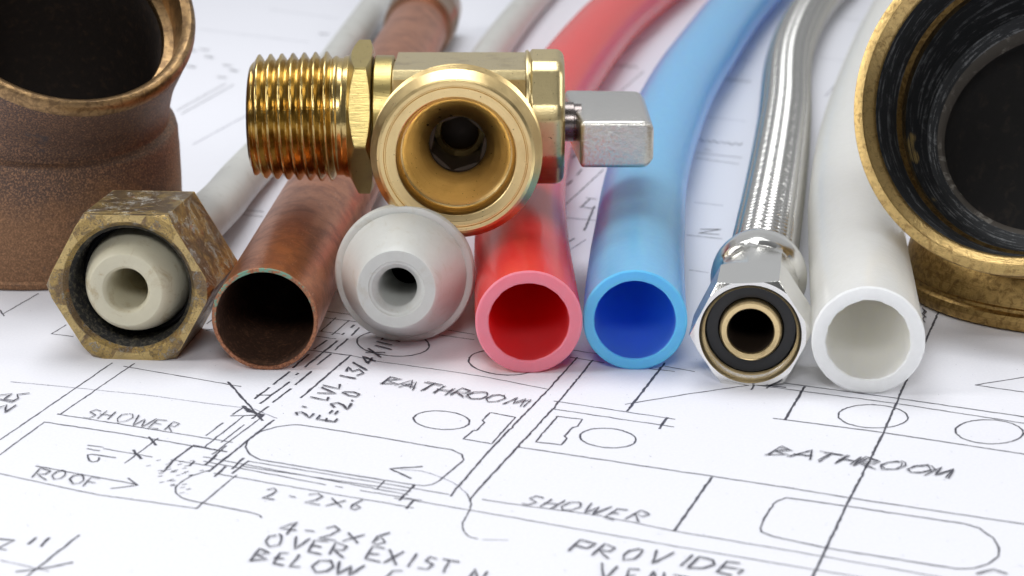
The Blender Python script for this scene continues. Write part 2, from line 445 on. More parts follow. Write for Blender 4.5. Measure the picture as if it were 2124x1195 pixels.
FONT = {
 'A': (.75, [[(0, 0), (.4, 1), (.75, 0)], [(.05, .38), (.72, .38)]]),
 'B': (.7, [[(.1, 0), (.1, 1), (.6, .8), (.12, .52), (.68, .26), (0, 0)]]),
 'D': (.8, [[(.05, 0), (.05, 1), (.55, .85), (.78, .45), (.5, .08), (0, 0)]]),
 'E': (.65, [[(.62, 1), (.08, .95), (.05, 0), (.65, 0)], [(.05, .5), (.5, .52)]]),
 'F': (.65, [[(.65, 1), (.08, .95), (.05, 0)], [(.05, .5), (.5, .52)]]),
 'H': (.7, [[(.05, 0), (.1, 1)], [(.65, 0), (.65, 1)], [(0, .5), (.68, .5)]]),
 'I': (.3, [[(.15, 0), (.15, 1)]]),
 'L': (.6, [[(.1, 1), (.05, 0), (.6, .08)]]),
 'M': (.9, [[(0, 0), (.18, 1), (.42, .2), (.7, 1), (.9, 0)]]),
 'N': (.7, [[(0, 0), (.1, 1), (.6, 0), (.68, 1)]]),
 'O': (.8, [[(.4, 1), (.1, .75), (.03, .35), (.3, 0), (.65, .2), (.77, .6), (.6, .95), (.4, 1)]]),
 'P': (.7, [[(.05, 0), (.1, 1), (.65, .85), (.6, .5), (.1, .45)]]),
 'R': (.75, [[(.05, 0), (.1, 1), (.65, .82), (.55, .5), (.1, .45), (.75, -.05)]]),
 'S': (.6, [[(.62, .9), (.2, 1), (.1, .7), (.55, .4), (.4, .05), (0, .08)]]),
 'T': (.7, [[(0, 1), (.75, .97)], [(.35, 1), (.3, 0)]]),
 'V': (.75, [[(0, 1), (.32, 0), (.78, 1)]]),
 'W': (1., [[(0, 1), (.25, 0), (.5, .8), (.7, 0), (1.02, 1)]]),
 'X': (.75, [[(0, 1), (.72, 0)], [(.72, 1), (0, 0)]]),
 'x': (.75, [[(0, .75), (.72, 0)], [(.72, .75), (0, 0)]]),
 '0': (.7, [[(.35, 1), (.05, .6), (.15, .1), (.45, .02), (.68, .4), (.55, .9), (.35, 1)]]),
 '1': (.35, [[(.15, 1), (.15, 0)]]),
 '2': (.75, [[(.02, .8), (.3, 1), (.6, .8), (.4, .4), (0, 0), (.75, .02)]]),
 '3': (.7, [[(.05, .9), (.6, .95), (.3, .55), (.62, .3), (.35, 0), (0, .1)]]),
 '4': (.75, [[(.5, 0), (.62, 1), (0, .38), (.78, .4)]]),
 '6': (.7, [[(.6, 1), (.15, .5), (.1, .1), (.4, 0), (.65, .25), (.4, .48), (.12, .3)]]),
 '7': (.65, [[(0, .95), (.65, 1), (.25, 0)]]),
 '8': (.7, [[(.6, .9), (.2, 1), (.1, .75), (.6, .3), (.4, 0), (.1, .15), (.2, .45), (.6, .75), (.6, .9)]]),
 '9': (.7, [[(.6, .7), (.3, .5), (.08, .75), (.35, 1), (.6, .85), (.55, .3), (.3, 0)]]),
 '/': (.5, [[(0, -.1), (.5, 1.1)]]), '-': (.6, [[(.05, .45), (.5, .45)]]), '=': (.6, [[(.05, .62), (.5, .62)], [(.05, .32), (.5, .32)]]),
 '.': (.3, [[(.08, .02), (.16, .06)]]), "'": (.35, [[(.15, 1.05), (.08, .75)]]), ' ': (.5, []),
}
def write(ink, text, p0, p1, H, w=.42, gap=.24, sl=.0):
    tot = sum(FONT[c][0] + gap for c in text) - gap; x = 0
    ax = ((p1[0] - p0[0]) / tot, (p1[1] - p0[1]) / tot)
    for c in text:
        wd, st = FONT[c]
        jx, jy = random.uniform(-.09, .09), random.uniform(-.09, .09); wv = random.uniform(.82, 1.12)
        for s in st:
            ink.px([(p0[0] + ax[0] * (x + jx + u + sl * v) + H[0] * (v + jy), p0[1] + ax[1] * (x + jx + u + sl * v) + H[1] * (v + jy)) for u, v in [(a_ * wv + random.gauss(0, .035), b_ + random.gauss(0, .04)) for a_, b_ in s]], w, .035)
        x += wd + gap

ik = Ink(1.0); ft = Ink(1.25); tx = Ink(.92); tx.z = .2
for q in [(5, 652, 80, 609), (0, 643, 8, 656), (107, 693, 137, 674), (107, 693, 152, 698), (233, 753, -40, 940), (279, 754, 124, 860),
          (256, 760, 500, 802), (92, 876, -40, 972), (118, 859, 483, 918), (214, 931, 316, 948), (328, 909, 259, 961),
          (677, 646, 730, 653), (672, 659, 740, 668), (661, 687, 706, 693), (656, 698, 697, 703), (697, 659, 666, 687), (724, 665, 689, 695),
          (463, 877, 427, 904), (507, 862, 425, 927), (507, 881, 459, 918), (545, 864, 440, 943), (490, 986, 406, 1056),
          (797, 998, 781, 1016), (1181, 741, 1254, 753), (1189, 727, 1250, 736), (1149, 832, 1400, 870), (1144, 848, 1398, 886),
          (1347, 765, 1400, 771), (1379, 760, 1441, 771), (910, 695, 984, 705), (930, 685, 984, 694), (1296, 839, 1430, 817), (1430, 817, 1562, 798),
          (2023, 799, 2180, 774), (2023, 799, 2180, 822), (430, 672, 470, 640), (426, 686, 460, 680), (443, 948, 470, 925)]:
    ik.seg(*q, w=.34)
for q in [(473, 792, 545, 873), (601, 792, 539, 838), (700, 707, 632, 762), (728, 737, 623, 826), (568, 871, 432, 979), (860, 1006, 828, 1039),
          (858, 1038, 842, 1056), (1379, 753, 1301, 853), (1384, 866, 1367, 890), (1477, 990, 1398, 1103), (1669, 802, 1628, 872),
          (309, 906, 324, 924), (276, 933, 294, 953), (1545, 795, 1630, 804), (1568, 794, 1558, 809), (1590, 806, 1612, 790),
          (450, 944, 425, 965), (506, 950, 481, 974), (516, 956, 481, 983), (468, 968, 445, 989), (404, 957, 392, 967), (745, 680, 729, 697)]:
    ik.seg(*q, w=.52)
for q in [(641, 735, 607, 764), (687, 734, 658, 757), (678, 706, 651, 725), (722, 703, 694, 727), (601, 771, 567, 798), (647, 770, 612, 799),
          (559, 804, 527, 828), (604, 806, 566, 835), (533, 820, 563, 820), (557, 843, 522, 869), (734, 674, 727, 680), (619, 774, 614, 778), (714, 691, 709, 695)]:
    ik.seg(*q, w=.5)
for k in range(5): ik.px([(503 + k * 2, 842 + k * 3), (526, 856), (548 - k, 861 + k)], .6)
ik.px([(482, 860), (510, 843)], .4); ik.px([(478, 863), (548, 861)], .4)
ft.px([(22, 792), (149, 804), (299, 819), (423, 836), (528, 849), (575, 868)], .22)
ik.px([(637, 726), (729, 738)], .45); ik.px([(729, 738), (784, 750), (937, 771), (1011, 783), (1137, 808)], .24)
ik.px([(92, 876), (249, 899), (403, 926), (470, 938)], .36)
ik.px([(-60, 972), (0, 983), (199, 1026), (408, 1055)], .26)
ik.px([(124, 860), (118, 859)], .4)
ik.ell(815, 713, 75, 26, .42); ik.ell(1045, 752, 73, 26, .42); ik.ell(916, 872, 58, 19, .36); ik.ell(1261, 909, 58, 20, .36)
ik.ell(1811, 864, 72, 24, .36, .03); ik.ell(2052, 896, 70, 25, .36, .03)
ik.px([(1017, 856), (1069, 866), (1020, 921), (961, 911), (981, 894), (989, 893), (1005, 877), (1000, 872)], .36, closed=True)
ik.px([(1156, 864), (1208, 870), (1198, 885), (1188, 887), (1171, 905), (1176, 910), (1164, 923), (1111, 917)], .36, closed=True)
ik.px([(1198, 741), (1137, 809), (1025, 924), (942, 1019), (935, 1030)], .42)
ik.px([(1230, 747), (1149, 846), (988, 1020), (973, 1040)], .42)
ik.px([(1071, 927), (1440, 983), (1475, 988), (1640, 1013), (1761, 1033), (2180, 1096)], .34)
tub = [(540, 896), (572, 886), (611, 881), (634, 883), (783, 907), (908, 929), (937, 933), (958, 943), (962, 954), (951, 964), (912, 997), (897, 1005), (880, 1008), (858, 1006), (700, 981), (540, 954), (518, 943), (509, 927), (515, 912)]
ik.px(tub, .34, closed=True)
for q in [(515, 957, 933, 1026), (504, 968, 853, 1020), (422, 948, 847, 1027), (422, 957, 676, 1006), (695, 1009, 711, 1012), (747, 1018, 855, 1035), (443, 982, 858, 1054), (354, 954, 443, 968), (818, 1034, 876, 1038)]:
    ik.seg(*q, w=.26)
ik.px([(470, 938), (402, 924), (361, 954), (339, 979)], .45)
ik.px([(443, 973), (393, 990), (368, 1007), (363, 1018), (372, 1029), (393, 1038), (472, 1054), (529, 1066), (545, 1076)], .32, curve=True)
ik.px([(876, 968), (810, 973), (853, 993)], .5)
ft.px([(830, 974), (872, 977), (908, 988), (944, 1004), (969, 1025)], .22, curve=True)
ik.px([(969, 1025), (977, 1045), (969, 1068), (959, 1093), (973, 1113), (1001, 1120)], .26, curve=True); ft.px([(1001, 1120), (1055, 1121)], .22)
ik.px([(855, 1038), (1040, 1070), (1398, 1133), (1640, 1174), (1809, 1202)], .24)
ik.px([(1000, 1036), (1040, 1043), (1239, 1069), (1398, 1102), (1640, 1143), (1857, 1181), (1990, 1205)], .24)
ik.px([(1614, 1039), (1633, 1033), (1761, 1051), (2001, 1087), (2030, 1096), (2059, 1116), (2073, 1137), (2071, 1154), (2049, 1171), (2020, 1179), (1982, 1180), (1712, 1137), (1602, 1113), (1580, 1104), (1577, 1096), (1585, 1077), (1604, 1046)], .36, closed=True)
ik.px([(1946, 649), (1917, 714), (1878, 793), (1833, 897), (1761, 1039), (1691, 1185), (1680, 1210)], .46)
ik.px([(1611, 793), (1857, 826), (2180, 873)], .34); ik.px([(1566, 799), (1857, 837), (2180, 887)], .3); ik.px([(1604, 868), (1828, 897), (2180, 951)], .34)
# left margin, dimensions, arrows
ik.px([(182, 924), (216, 928)], .3); ik.px([(180, 931), (207, 936)], .3)
ik.px([(240, 950), (200, 944), (184, 943), (183, 951), (192, 959), (204, 956), (205, 949)], .4, curve=True)
ik.px([(75, 967), (286, 1006)], .28); ik.px([(266, 992), (286, 1007), (230, 1014)], .38)
ik.px([(75, 1115), (58, 1130)], .5); ik.px([(102, 1116), (85, 1134)], .5); ik.px([(164, 1110), (52, 1200)], .4); ik.px([(32, 1187), (110, 1176), (152, 1167)], .5)
ft.px([(0, 1162), (100, 1185)], .25); ik.px([(-12, 1118), (30, 1121), (-5, 1138), (14, 1142)], .45)
# back of the sheet, seen soft between the tubes
for q in [(1180, 520, 1215, 497), (1430, 560, 1470, 566), (1440, 240, 1548, 252), (1280, 210, 1240, 250), (1500, 120, 1560, 127), (400, 300, 520, 235), (410, 60, 640, 88),
          (560, 20, 700, 38), (1700, 120, 1760, 127), (1712, 200, 1740, 168), (1440, 420, 1500, 427), (1330, 90, 1370, 60), (1290, 110, 1330, 82)]:
    ft.px([(q[0], q[1]), (q[2], q[3])], .34)
for q in [(1424, 488, 1498, 496), (1444, 317, 1540, 328), (1441, 328, 1533, 341), (1252, 352, 1172, 426), (1172, 452, 1273, 461), (507, 436, 547, 440),
          (505, 446, 545, 450), (367, 230, 468, 174), (376, 237, 485, 176), (1742, 38, 1800, 44), (1285, 192, 1336, 148), (1460, 310, 1475, 313)]:
    ik.seg(*q, w=.36)
for q in [(1207, 352, 1196, 364), (1188, 374, 1176, 385), (1196, 320, 1187, 329), (1215, 411, 1238, 414), (1225, 412, 1204, 431), (1204, 429, 1228, 433), (1192, 495, 1176, 504), (1233, 428, 1212, 479)]:
    ik.seg(*q, w=.55)
ik.px([(1452, 476), (1496, 476), (1449, 484), (1491, 487)], .5)
def scrib(x0, y0, x1, n, a, w=.5):
    ik.px([(x0 + (x1 - x0) * i / n, y0 + (x1 - x0) * i / n * .1 + (a if i % 2 else -a) * random.uniform(.4, 1)) for i in range(n + 1)], w)
scrib(1452, 292, 1540, 12, 4, .4); scrib(1495, 164, 1557, 8, 3); scrib(1265, 134, 1323, 7, 3)
for x, y in ((390, 104), (416, 103), (425, 118), (464, 136), (476, 146), (452, 160), (388, 138), (663, 70)): scrib(x, y, x + 18, 4, 2.5, .5)
for dy, n in ((0, 6), (8, 4), (-30, 5)):                          # small note beside the brass elbow
    tx.px([(1913 + 5 * (i % 2) + dy * .4, 640 + dy * .3 + 6 * i) for i in range(n)], .35)
# lettering
tx_ = lambda t, a, b, H, w=.36, **k: write(tx, t, a, b, H, w, **k)
tx_('SHOWER', (168, 867), (365, 896), (10, -20), .30, sl=.3)
tx_('ROOF', (70, 990), (196, 1012), (14, -19), .34)
for _ in (0, 1): tx_('BATHROOM', (790 + _, 799 - _ * 2), (1080, 846), (8, -17), .30, gap=.06, sl=.3)
for _ in (0, 1): tx_('BATHROOM', (1587, 944 - _ * 2), (1975, 994), (8, -19), .30, gap=.08, sl=.3)
tx_('SHOWER', (1080, 1046), (1328, 1084), (14, -20), .36, sl=.3)
tx_('2-2x6', (547, 1033), (750, 1060), (14, -21), .36, gap=.4)
tx_('4-2x6', (568, 1108), (795, 1134), (16, -26), .42, gap=.4)
tx_('OVER EXIST', (548, 1133), (935, 1190), (14, -26), .42, gap=.22)
tx_('N', (972, 1207), (1006, 1212), (14, -25), .42)
tx_('BELOW', (513, 1164), (738, 1200), (18, -25), .48)
tx.px([(835, 1186), (815, 1186), (800, 1200)], .42)
tx_('PROVIDE', (1177, 1145), (1520, 1193), (8, -26), .44, gap=.26, sl=.3)
tx_('VENT', (1240, 1205), (1420, 1232), (8, -34), .44, gap=.3)
tx_("2' LVL", (645, 868), (712, 800), (-33, -7), .55, gap=.35)
tx_('E=2.0', (692, 879), (752, 815), (-36, -7), .55, gap=.3)
tx_('13/4', (738, 790), (784, 748), (-34, -8), .6, gap=.16)
tx_('X117/8', (792, 741), (852, 684), (-33, -8), .6, gap=.2)
tx.px([(-10, 823), (25, 818), (8, 830), (30, 833)], .42); tx.px([(62, 817), (35, 820), (38, 828), (25, 836), (0, 830)], .42); tx.px([(-10, 850), (14, 842), (10, 858), (34, 842)], .42)
tx.px([(2025, 1192), (2060, 1183), (2090, 1192)], .45); tx.px([(1515, 1180), (1543, 1184), (1530, 1192)], .4)
# photocopier specks
for _ in range(260):
    g = P(random.uniform(0, 2124), random.uniform(640, 1190)); a = random.uniform(0, 6.3); d = random.uniform(.08, .3)
    ft.world([(g.x, g.y), (g.x + d * math.cos(a), g.y + d * math.sin(a))], random.uniform(.06, .16), 0)
for _ in range(34):
    g = P(random.gauss(365, 22), random.gauss(985, 18)); a = R(28)
    ik.world([(g.x, g.y), (g.x + .9 * math.cos(a), g.y + .9 * math.sin(a))], .2, .02)
V, F, I = list(SV), list(SF), [0] * len(SF)
for k, m in ((ik, 1), (ft, 2), (tx, 1)):
    b = len(V); V += k.V; F += [tuple(i + b for i in f) for f in k.F]; I += [m] * len(k.F)
sheet = finish('drawing_sheet', V, F, ['paper', 'ink', 'ink_faint'], I, smooth=False)
tag(sheet, 'white architectural floor plan with black ink lines, lying under all the pipes', 'drawing')

# ------------------------------------------------------------------ elbows
def elbow(root, name, mats, z0, Rb, phi, L, hub, coll, rin_hub, rin_bend, coll_in, seg=128, part='body'):
    """hub / collar are (distance, radius) lists; material slots: outside, rim, bore"""
    rings = []
    def st(u):                                           # station -> centre and direction in the bend plane
        if u <= z0: return (0, u), 0.
        if u <= z0 + Rb * phi:
            a = (u - z0) / Rb; return (Rb - Rb * math.cos(a), z0 + Rb * math.sin(a)), a
        d = u - z0 - Rb * phi
        return (Rb - Rb * math.cos(phi) + d * math.sin(phi), z0 + Rb * math.sin(phi) + d * math.cos(phi)), phi
    end = z0 + Rb * phi + L
    for u, r in hub: rings.append((u, r, 0))
    n = 22
    r0, r1 = hub[-1][1], coll[0][1]
    u0, u1 = hub[-1][0], end - coll[0][0]
    for i in range(1, n):
        f = i / n; rings.append((u0 + (u1 - u0) * f, r0 + (r1 - r0) * f, 0))
    for q in coll: rings.append((end - q[0], q[1], q[2] if len(q) > 2 else 0))
    k_out = len(rings)
    for d, r, m in coll_in: rings.append((end - d, r, m))
    uu = end - coll_in[-1][0]
    for i in range(1, 16):
        f = i / 16; rings.append((uu * (1 - f), rin_bend + (rin_hub - rin_bend) * f, coll_in[-1][2]))
    rings.append((0, rin_hub, 1))
    V = []; F = []; I = []
    for u, r, m in rings:
        (s, z), a = st(u)
        for k in range(seg):
            t = 2 * math.pi * k / seg; x, y = r * math.cos(t), r * math.sin(t)
            V.append((s + x * math.cos(a), y, z - x * math.sin(a)))
    m_ = len(rings)
    for i in range(m_):
        j = (i + 1) % m_
        for k in range(seg):
            l = (k + 1) % seg; F.append((i * seg + k, i * seg + l, j * seg + l, j * seg + k)); I.append(rings[i][2])
    o = finish(name, V, F, mats, I, root, 30)
    uv = o.data.uv_layers.new(name='round').data
    for p in o.data.polygons:
        ks = [v % seg for v in p.vertices]; wrap = max(ks) - min(ks) > seg / 2
        for li, v in zip(p.loop_indices, p.vertices):
            k = v % seg; k = k + seg if (wrap and k < seg / 2) else k
            uv[li].uv = (k / seg, rings[v // seg][0] * .01 + rings[v // seg][1] * .01)
    return o

ph = R(43)
eb = empty('pipe_elbow', (-115, 500, 0)); eb.rotation_euler = (0, 0, math.atan2(-20, 11.5))
tag(eb, 'large brown weathered bronze pipe elbow with open mouth, standing behind the corroded hex nut', 'pipe elbow')
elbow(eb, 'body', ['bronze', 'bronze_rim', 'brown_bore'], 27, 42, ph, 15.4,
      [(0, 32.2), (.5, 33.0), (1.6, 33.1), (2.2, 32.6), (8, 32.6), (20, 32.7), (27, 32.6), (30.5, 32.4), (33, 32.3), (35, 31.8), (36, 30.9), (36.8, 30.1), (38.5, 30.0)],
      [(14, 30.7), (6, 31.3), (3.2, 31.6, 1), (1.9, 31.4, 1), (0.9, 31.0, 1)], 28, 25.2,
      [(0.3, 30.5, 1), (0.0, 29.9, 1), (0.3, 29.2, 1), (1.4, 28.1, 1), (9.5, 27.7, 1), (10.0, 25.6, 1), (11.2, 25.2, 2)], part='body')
# ring of bared metal round the inside ledge
ph2 = R(108)
er = empty('brass_elbow', (128.5, 467, 0)); er.rotation_euler = (0, 0, math.atan2(-35, -20.5))
tag(er, 'large tarnished brass pipe elbow with blackened bore facing the camera, right of the white tube', 'pipe elbow')
elbow(er, 'body', ['gold_cast', 'gold_ring', 'black_bore', 'ledge', 'deep_bore'], 15, 33.5, R(70), 19,
      [(0, 34.8), (.6, 36.2), (2.2, 36.6), (3.6, 36.2), (4.2, 35.3), (4.9, 35.2), (5.5, 35.7), (7.5, 35.6), (10, 35.1), (13, 34.2), (14.8, 32.8)],
      [(14, 31.0), (11.5, 32.5), (10.8, 35.0), (10.5, 36.6), (10.0, 37.2)], 28, 27,
      [(9.0, 37.4, 0), (3.4, 37.4, 0), (2.6, 37.0, 1), (2.4, 36.9, 1), (0.5, 37.6, 1), (0.1, 37.4, 1), (0.0, 37.0, 1), (0.0, 35.5, 1), (.6, 35.1, 1), (1.5, 33.8, 1), (2.5, 33.2, 2),
       (12, 31.9, 2), (18, 31.0, 2), (23, 30.0, 2), (27, 28.6, 2), (28.2, 27.0, 2), (28.6, 26.5, 3), (29.4, 25.6, 3), (30.5, 25.2, 4)])

# ------------------------------------------------------------------ straight and bent tubes
cp0, cp1 = P(549, 663, 11.1), P(868, 55, 11.1)
cdir = (cp1 - cp0).normalized(); clen = (cp1 - cp0).length
cp = empty('copper_pipe', cp0)
tag(cp, 'scratched copper pipe with green verdigris on its cut end, beside the hex nut', 'pipe')
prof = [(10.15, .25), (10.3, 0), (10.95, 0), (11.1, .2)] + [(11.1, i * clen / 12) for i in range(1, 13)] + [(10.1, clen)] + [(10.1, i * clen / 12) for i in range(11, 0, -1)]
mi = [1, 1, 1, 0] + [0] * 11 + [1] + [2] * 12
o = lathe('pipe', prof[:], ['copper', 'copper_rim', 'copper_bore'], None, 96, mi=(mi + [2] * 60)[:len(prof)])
place(o, cp0, cdir); adopt(o, cp)
o = lathe('coupling', [(11.1, -6), (12.9, -6), (13.2, -5.2), (13.2, 14), (13.8, 15), (13.8, 17), (13.2, 18), (13.2, 40), (11.1, 40)], ['coupling'], None, 72)
place(o, cp1 + cdir * 4, cdir); adopt(o, cp)

def tube3(kind, label, pts, ro, ri, rag=0., z=None):
    g = [P(x, y, ro if z is None else z) for x, y in pts]
    o = hose(kind, g, ro, ri, [kind.split('_')[0], kind.split('_')[0] + '_in', kind.split('_')[0] + '_cut'], base=P(pts[0][0], pts[0][1], ro), rag=rag)
    return tag(o, label, 'tube', 'cut plastic water tubes')
tube3('red_tube', 'bent red plastic tube with pink cut end, under the round port of the valve', [(1097, 669), (1089, 590), (1082, 498), (1084, 395), (1107, 290), (1160, 180), (1252, 60), (1330, -10), (1440, -90)], 11.1, 8.25, .12)
tube3('blue_tube', 'bent light blue plastic tube between the red tube and the braided hose', [(1317, 665), (1318, 590), (1325, 500), (1346, 352), (1405, 200), (1465, 105), (1545, 0), (1640, -90)], 10.85, 8.35, .08)
tube3('white_tube', 'curved milky white plastic tube between the braided hose and the brass elbow', [(1801, 707), (1790, 610), (1777, 500), (1771, 410), (1780, 293), (1808, 180), (1852, 60), (1905, -30), (2000, -130)], 11.3, 8.25, .22)

# riser with acorn head
def riser(label, c0, d0, pts, headprof, mats, tubemat, grp):
    root = empty('riser_tube', (c0[0], c0[1], 0)); tag(root, label, 'riser tube', grp)
    h = lathe('cone_head', headprof, mats, None, 120, sharp=28)
    place(h, c0, d0); adopt(h, root)
    g = hose('tube', pts, 6.0, 4.2, [tubemat, 'dark_bore', tubemat], None, 48, 3.)
    adopt(g, root); return root
# loose one, tilted a little upwards
c2 = P(822, 600, 16.0); d2 = Vector((.06, .995, -.075)).normalized()
headB = [(3.9, 20), (4.1, 2.6), (4.25, 1.9), (5.3, .6), (5.7, .45), (6.0, 0.05), (8.2, 0.0), (8.45, .3)] + \
        [(8.45 + (13.5 - 8.45) * f, .3 + 13.2 * f) for f in (.12, .25, .4, .55, .7, .85)] + \
        [(13.5, 13.8), (13.6, 14.4), (14.1, 14.4), (14.9, 14.8), (15.25, 15.7), (15.3, 16.9), (15.15, 18.0), (14.6, 19.0), (12, 20.5), (8, 21.4), (6, 21.6), (6, 24), (3.9, 24)]
e2 = c2 + d2 * 20
riser('loose pale grey cone headed riser tube between the copper pipe and the red tube', c2, d2,
      [e2, e2 + d2 * 18 + Vector((.3, 0, -1)), P(905, 380, 8.5), P(945, 270, 6.2), P(985, 165, 6), P(1040, 80, 6), P(1110, -5, 6), P(1200, -95, 6)],
      headB, ['grey_pvc'], 'grey_tube', 'grey riser tubes with cone heads')
# one through the corroded nut
ndir = Vector((math.sin(R(6.)), math.cos(R(6.)), -.02)).normalized()
AF = 15.75
n0 = P(266, 598, AF + .0)
c1 = n0 + Vector((-.4, -.8, -.2)); d1 = ndir
headA = [(4.2, 22), (4.4, 1.4), (4.7, .6), (5.1, .1), (5.4, 0.), (7.7, .0), (8.0, .2), (8.9, 1.6), (9.7, 3.4), (10.4, 5.6), (11.0, 8.4), (11.2, 10.5), (11.3, 12), (11.2, 15), (8, 19), (6, 21), (6, 26), (4.2, 26)]
e1 = c1 + d1 * 22
riser('yellowed grey riser tube whose cone head sits inside the corroded hex nut', c1, d1,
      [e1, e1 + d1 * 16, P(452, 428, 8.5), P(500, 372, 6.4), P(600, 262, 6), P(690, 138, 6), P(785, 5, 6), P(860, -90, 6)],
      headA, ['grey_pvc_old'], 'grey_tube', 'grey riser tubes with cone heads')

# corroded nut
root = empty('hex_nut', (n0.x, n0.y, 0))
tag(root, 'big corroded brass hex nut standing on its side in front of the bronze elbow', 'nut')
seg = 240; NL = 23.0
outer = dens([(16.9, 0), (18.6, 1.9)], .2)[:-1] + dens([(18.6, 1.6), (19.2, 3.0), (19.2, NL - 1.5), (18.4, NL)], .6)
prof = [(13.3, 1.3), (14.2, 0.25), (14.9, 0.0), (16.2, 0.0)] + outer + [(13, NL), (9.0, NL - 1), (9.0, NL - 5), (13.2, NL - 5.2)]
bore = [(13.3 - (.75 if k % 2 else 0), 17.4 - k * .8) for k in range(21)]
prof += bore
def nutfn(t, r, z, i): return min(r, hexr(t, AF, math.pi / 2)) if r > 14.9 else r
nm = [0] * (4 + len(outer) + 4) + [1] * len(bore)
nm[-1] = 0
o = lathe('body', prof, ['aged_brass', 'black_thread'], None, seg, nutfn, nm, sharp=24)
place(o, n0, ndir, R(-.6)); adopt(o, root)
o = lathe('sealing_ring', [(11.35, 9.5), (12.0, 9.0), (12.6, 9.6), (12.5, 11.5), (11.35, 11.5)], ['rubber'], None, 96)
place(o, n0, ndir); adopt(o, root)

# ------------------------------------------------------------------ braided hose with chrome nut
def bez(a): return a
h0 = P(1556, 694, 10.9)
ha = P(1582, 520, 9.6)
hdir = (Vector((ha.x, ha.y, 0)) - Vector((h0.x, h0.y, 0))).normalized() + Vector((0, 0, -.02)); hdir.normalize()
hr = empty('braided_hose', (h0.x, h0.y, 0))
tag(hr, 'flexible hose in woven steel braid with a shiny hex nut, between blue and white tubes', 'hose')
o2 = [(10.4, 0.0), (11.3, .0)] + dens([(11.3, .0), (12.5, .9)], .12) + dens([(12.55, 2.0), (12.7, 15.2)], 1.0) + dens([(12.7, 15.3), (11.6, 16.6)], .2) + [(8, 16.6), (8, 12), (9.25, 11.8), (9.25, 9.5)]
n_out = len(o2)
th = [(9.75 - (.4 if k % 2 else 0), 8.5 - k * .5) for k in range(15)]
o2 += th + [(10.1, .9), (10.25, .3)]
def hnfn(t, r, z, i): return min(r, hexr(t, 10.85, math.pi / 2)) if r > 10.45 else r
hn = lathe('hex_nut', o2, ['chrome'], None, 240, hnfn, sharp=22); place(hn, h0, hdir, R(-4.5)); adopt(hn, hr)
g = lathe('rubber_gasket', [(6.5, 4.6), (6.8, 4.1), (9.0, 4.0), (9.3, 4.6), (9.3, 9), (6.5, 9)], ['rubber'], None, 96); place(g, h0, hdir); adopt(g, hr)
g = lathe('brass_insert', [(4.65, 2.6), (4.9, 2.2), (5.9, 2.0), (6.25, 2.4), (6.4, 3.2), (6.4, 8), (6.4, 30), (4.5, 30), (4.5, 12)], ['insert', 'dark_bore'], None, 96, mi=[0, 0, 0, 0, 0, 0, 1, 1, 1])
place(g, h0, hdir); adopt(g, hr)
def ffn(t, r, z, i):
    if 18 < z < 40: return min(r, hexr(t, r - .75, .2, 8))
    return r
fp = dens([(6.4, 16.8), (8.6, 17.0), (9.0, 17.6), (9.2, 19.0), (9.2, 38), (9.5, 39.5), (10.2, 41.2), (10.7, 43.2), (10.7, 46.0), (10.3, 48.5), (9.4, 49.6), (9.0, 49.8), (8.5, 49.0), (7.4, 48.0), (6.4, 44)], .6)
g = lathe('crimp_ferrule', fp, ['chrome'], None, 160, ffn, sharp=40); place(g, h0, hdir); adopt(g, hr)
# braid: real over and under weave displaced on the tube
hb = h0 + hdir * 46
path = spline([hb - hdir * 1.0, hb + hdir * 8 + Vector((.1, 0, -.6)), P(1609, 380, 8.2), P(1627, 251, 8.1), P(1640, 110, 8.1), P(1690, 10, 8.1), P(1775, -70, 8.1), P(1880, -150, 8.1)], .25)
fr = frames(path); NB_ = 7; seg = 192; V = []; F = []
for i, (p, x, y, t) in enumerate(fr):
    s = i * .25
    for k in range(seg):
        a = 2 * math.pi * k / seg
        A = a * NB_ / (2 * math.pi) + s / 3.3; B = a * NB_ / (2 * math.pi) - s / 3.3
        fa, fb = A % 1, B % 1; par = (math.floor(A) + math.floor(B)) % 2
        if par: hgt = (math.sin(math.pi * fa) ** .45) * (.5 + .5 * math.sin(math.pi * fb)); w = math.cos(fa * math.pi * 12)
        else: hgt = (math.sin(math.pi * fb) ** .45) * (.5 + .5 * math.sin(math.pi * fa)); w = math.cos(fb * math.pi * 12)
        r = 6.9 + 1.2 * hgt + .05 * w
        V.append(tuple(p + x * (r * math.cos(a)) + y * (r * math.sin(a))))
for i in range(len(fr) - 1):
    for k in range(seg):
        l = (k + 1) % seg; F.append((i * seg + k, i * seg + l, (i + 1) * seg + l, (i + 1) * seg + k))
g = finish('steel_braid', V, F, 'steel_braid', None, None, 70); adopt(g, hr)
g = hose('inner_hose', path[::10], 7.5, 6.0, ['rubber', 'rubber', 'rubber'], None, 48, 3.); adopt(g, hr)  # rubber liner kept black so the strand gaps read as shade

# ------------------------------------------------------------------ angle valve
VX, VY, VZ = -12.0, 473.5, 40.6
vr = empty('angle_valve', (VX, VY, 23)); tag(vr, 'brass angle valve with chrome lever, lying across the red tube and copper pipe', 'valve')
XP = Vector((1, 0, 0))
def X(px, y=246, z=469.): return (px - CX) * z / FPX
PITCHT = 2.6; TL = X(706) - X(508)
def thread(t, r, z, i):
    if r < 10: return r
    s = (z / PITCHT - t / (2 * math.pi)) % 1
    tri = 1 - abs(s * 2 - 1); tri = min(1., max(0., tri * 1.25 - .08))
    fade = min(1, max(0, (TL - 1.0 - z) / 2.2)); st = min(1, max(0, (z + .2) / 1.6))
    base = 12.7 + .045 * z
    return min(r, base) + 1.6 * tri * fade * (.25 + .75 * st)
tp = [(10.2, 16), (10.2, 0.4), (10.6, 0), (12.0, 0), (12.6, .5)] + [(12.7 + .045 * z, z) for z in np.arange(.7, TL - .2, .13)] + [(13.7, TL)]
ntp = len(tp)
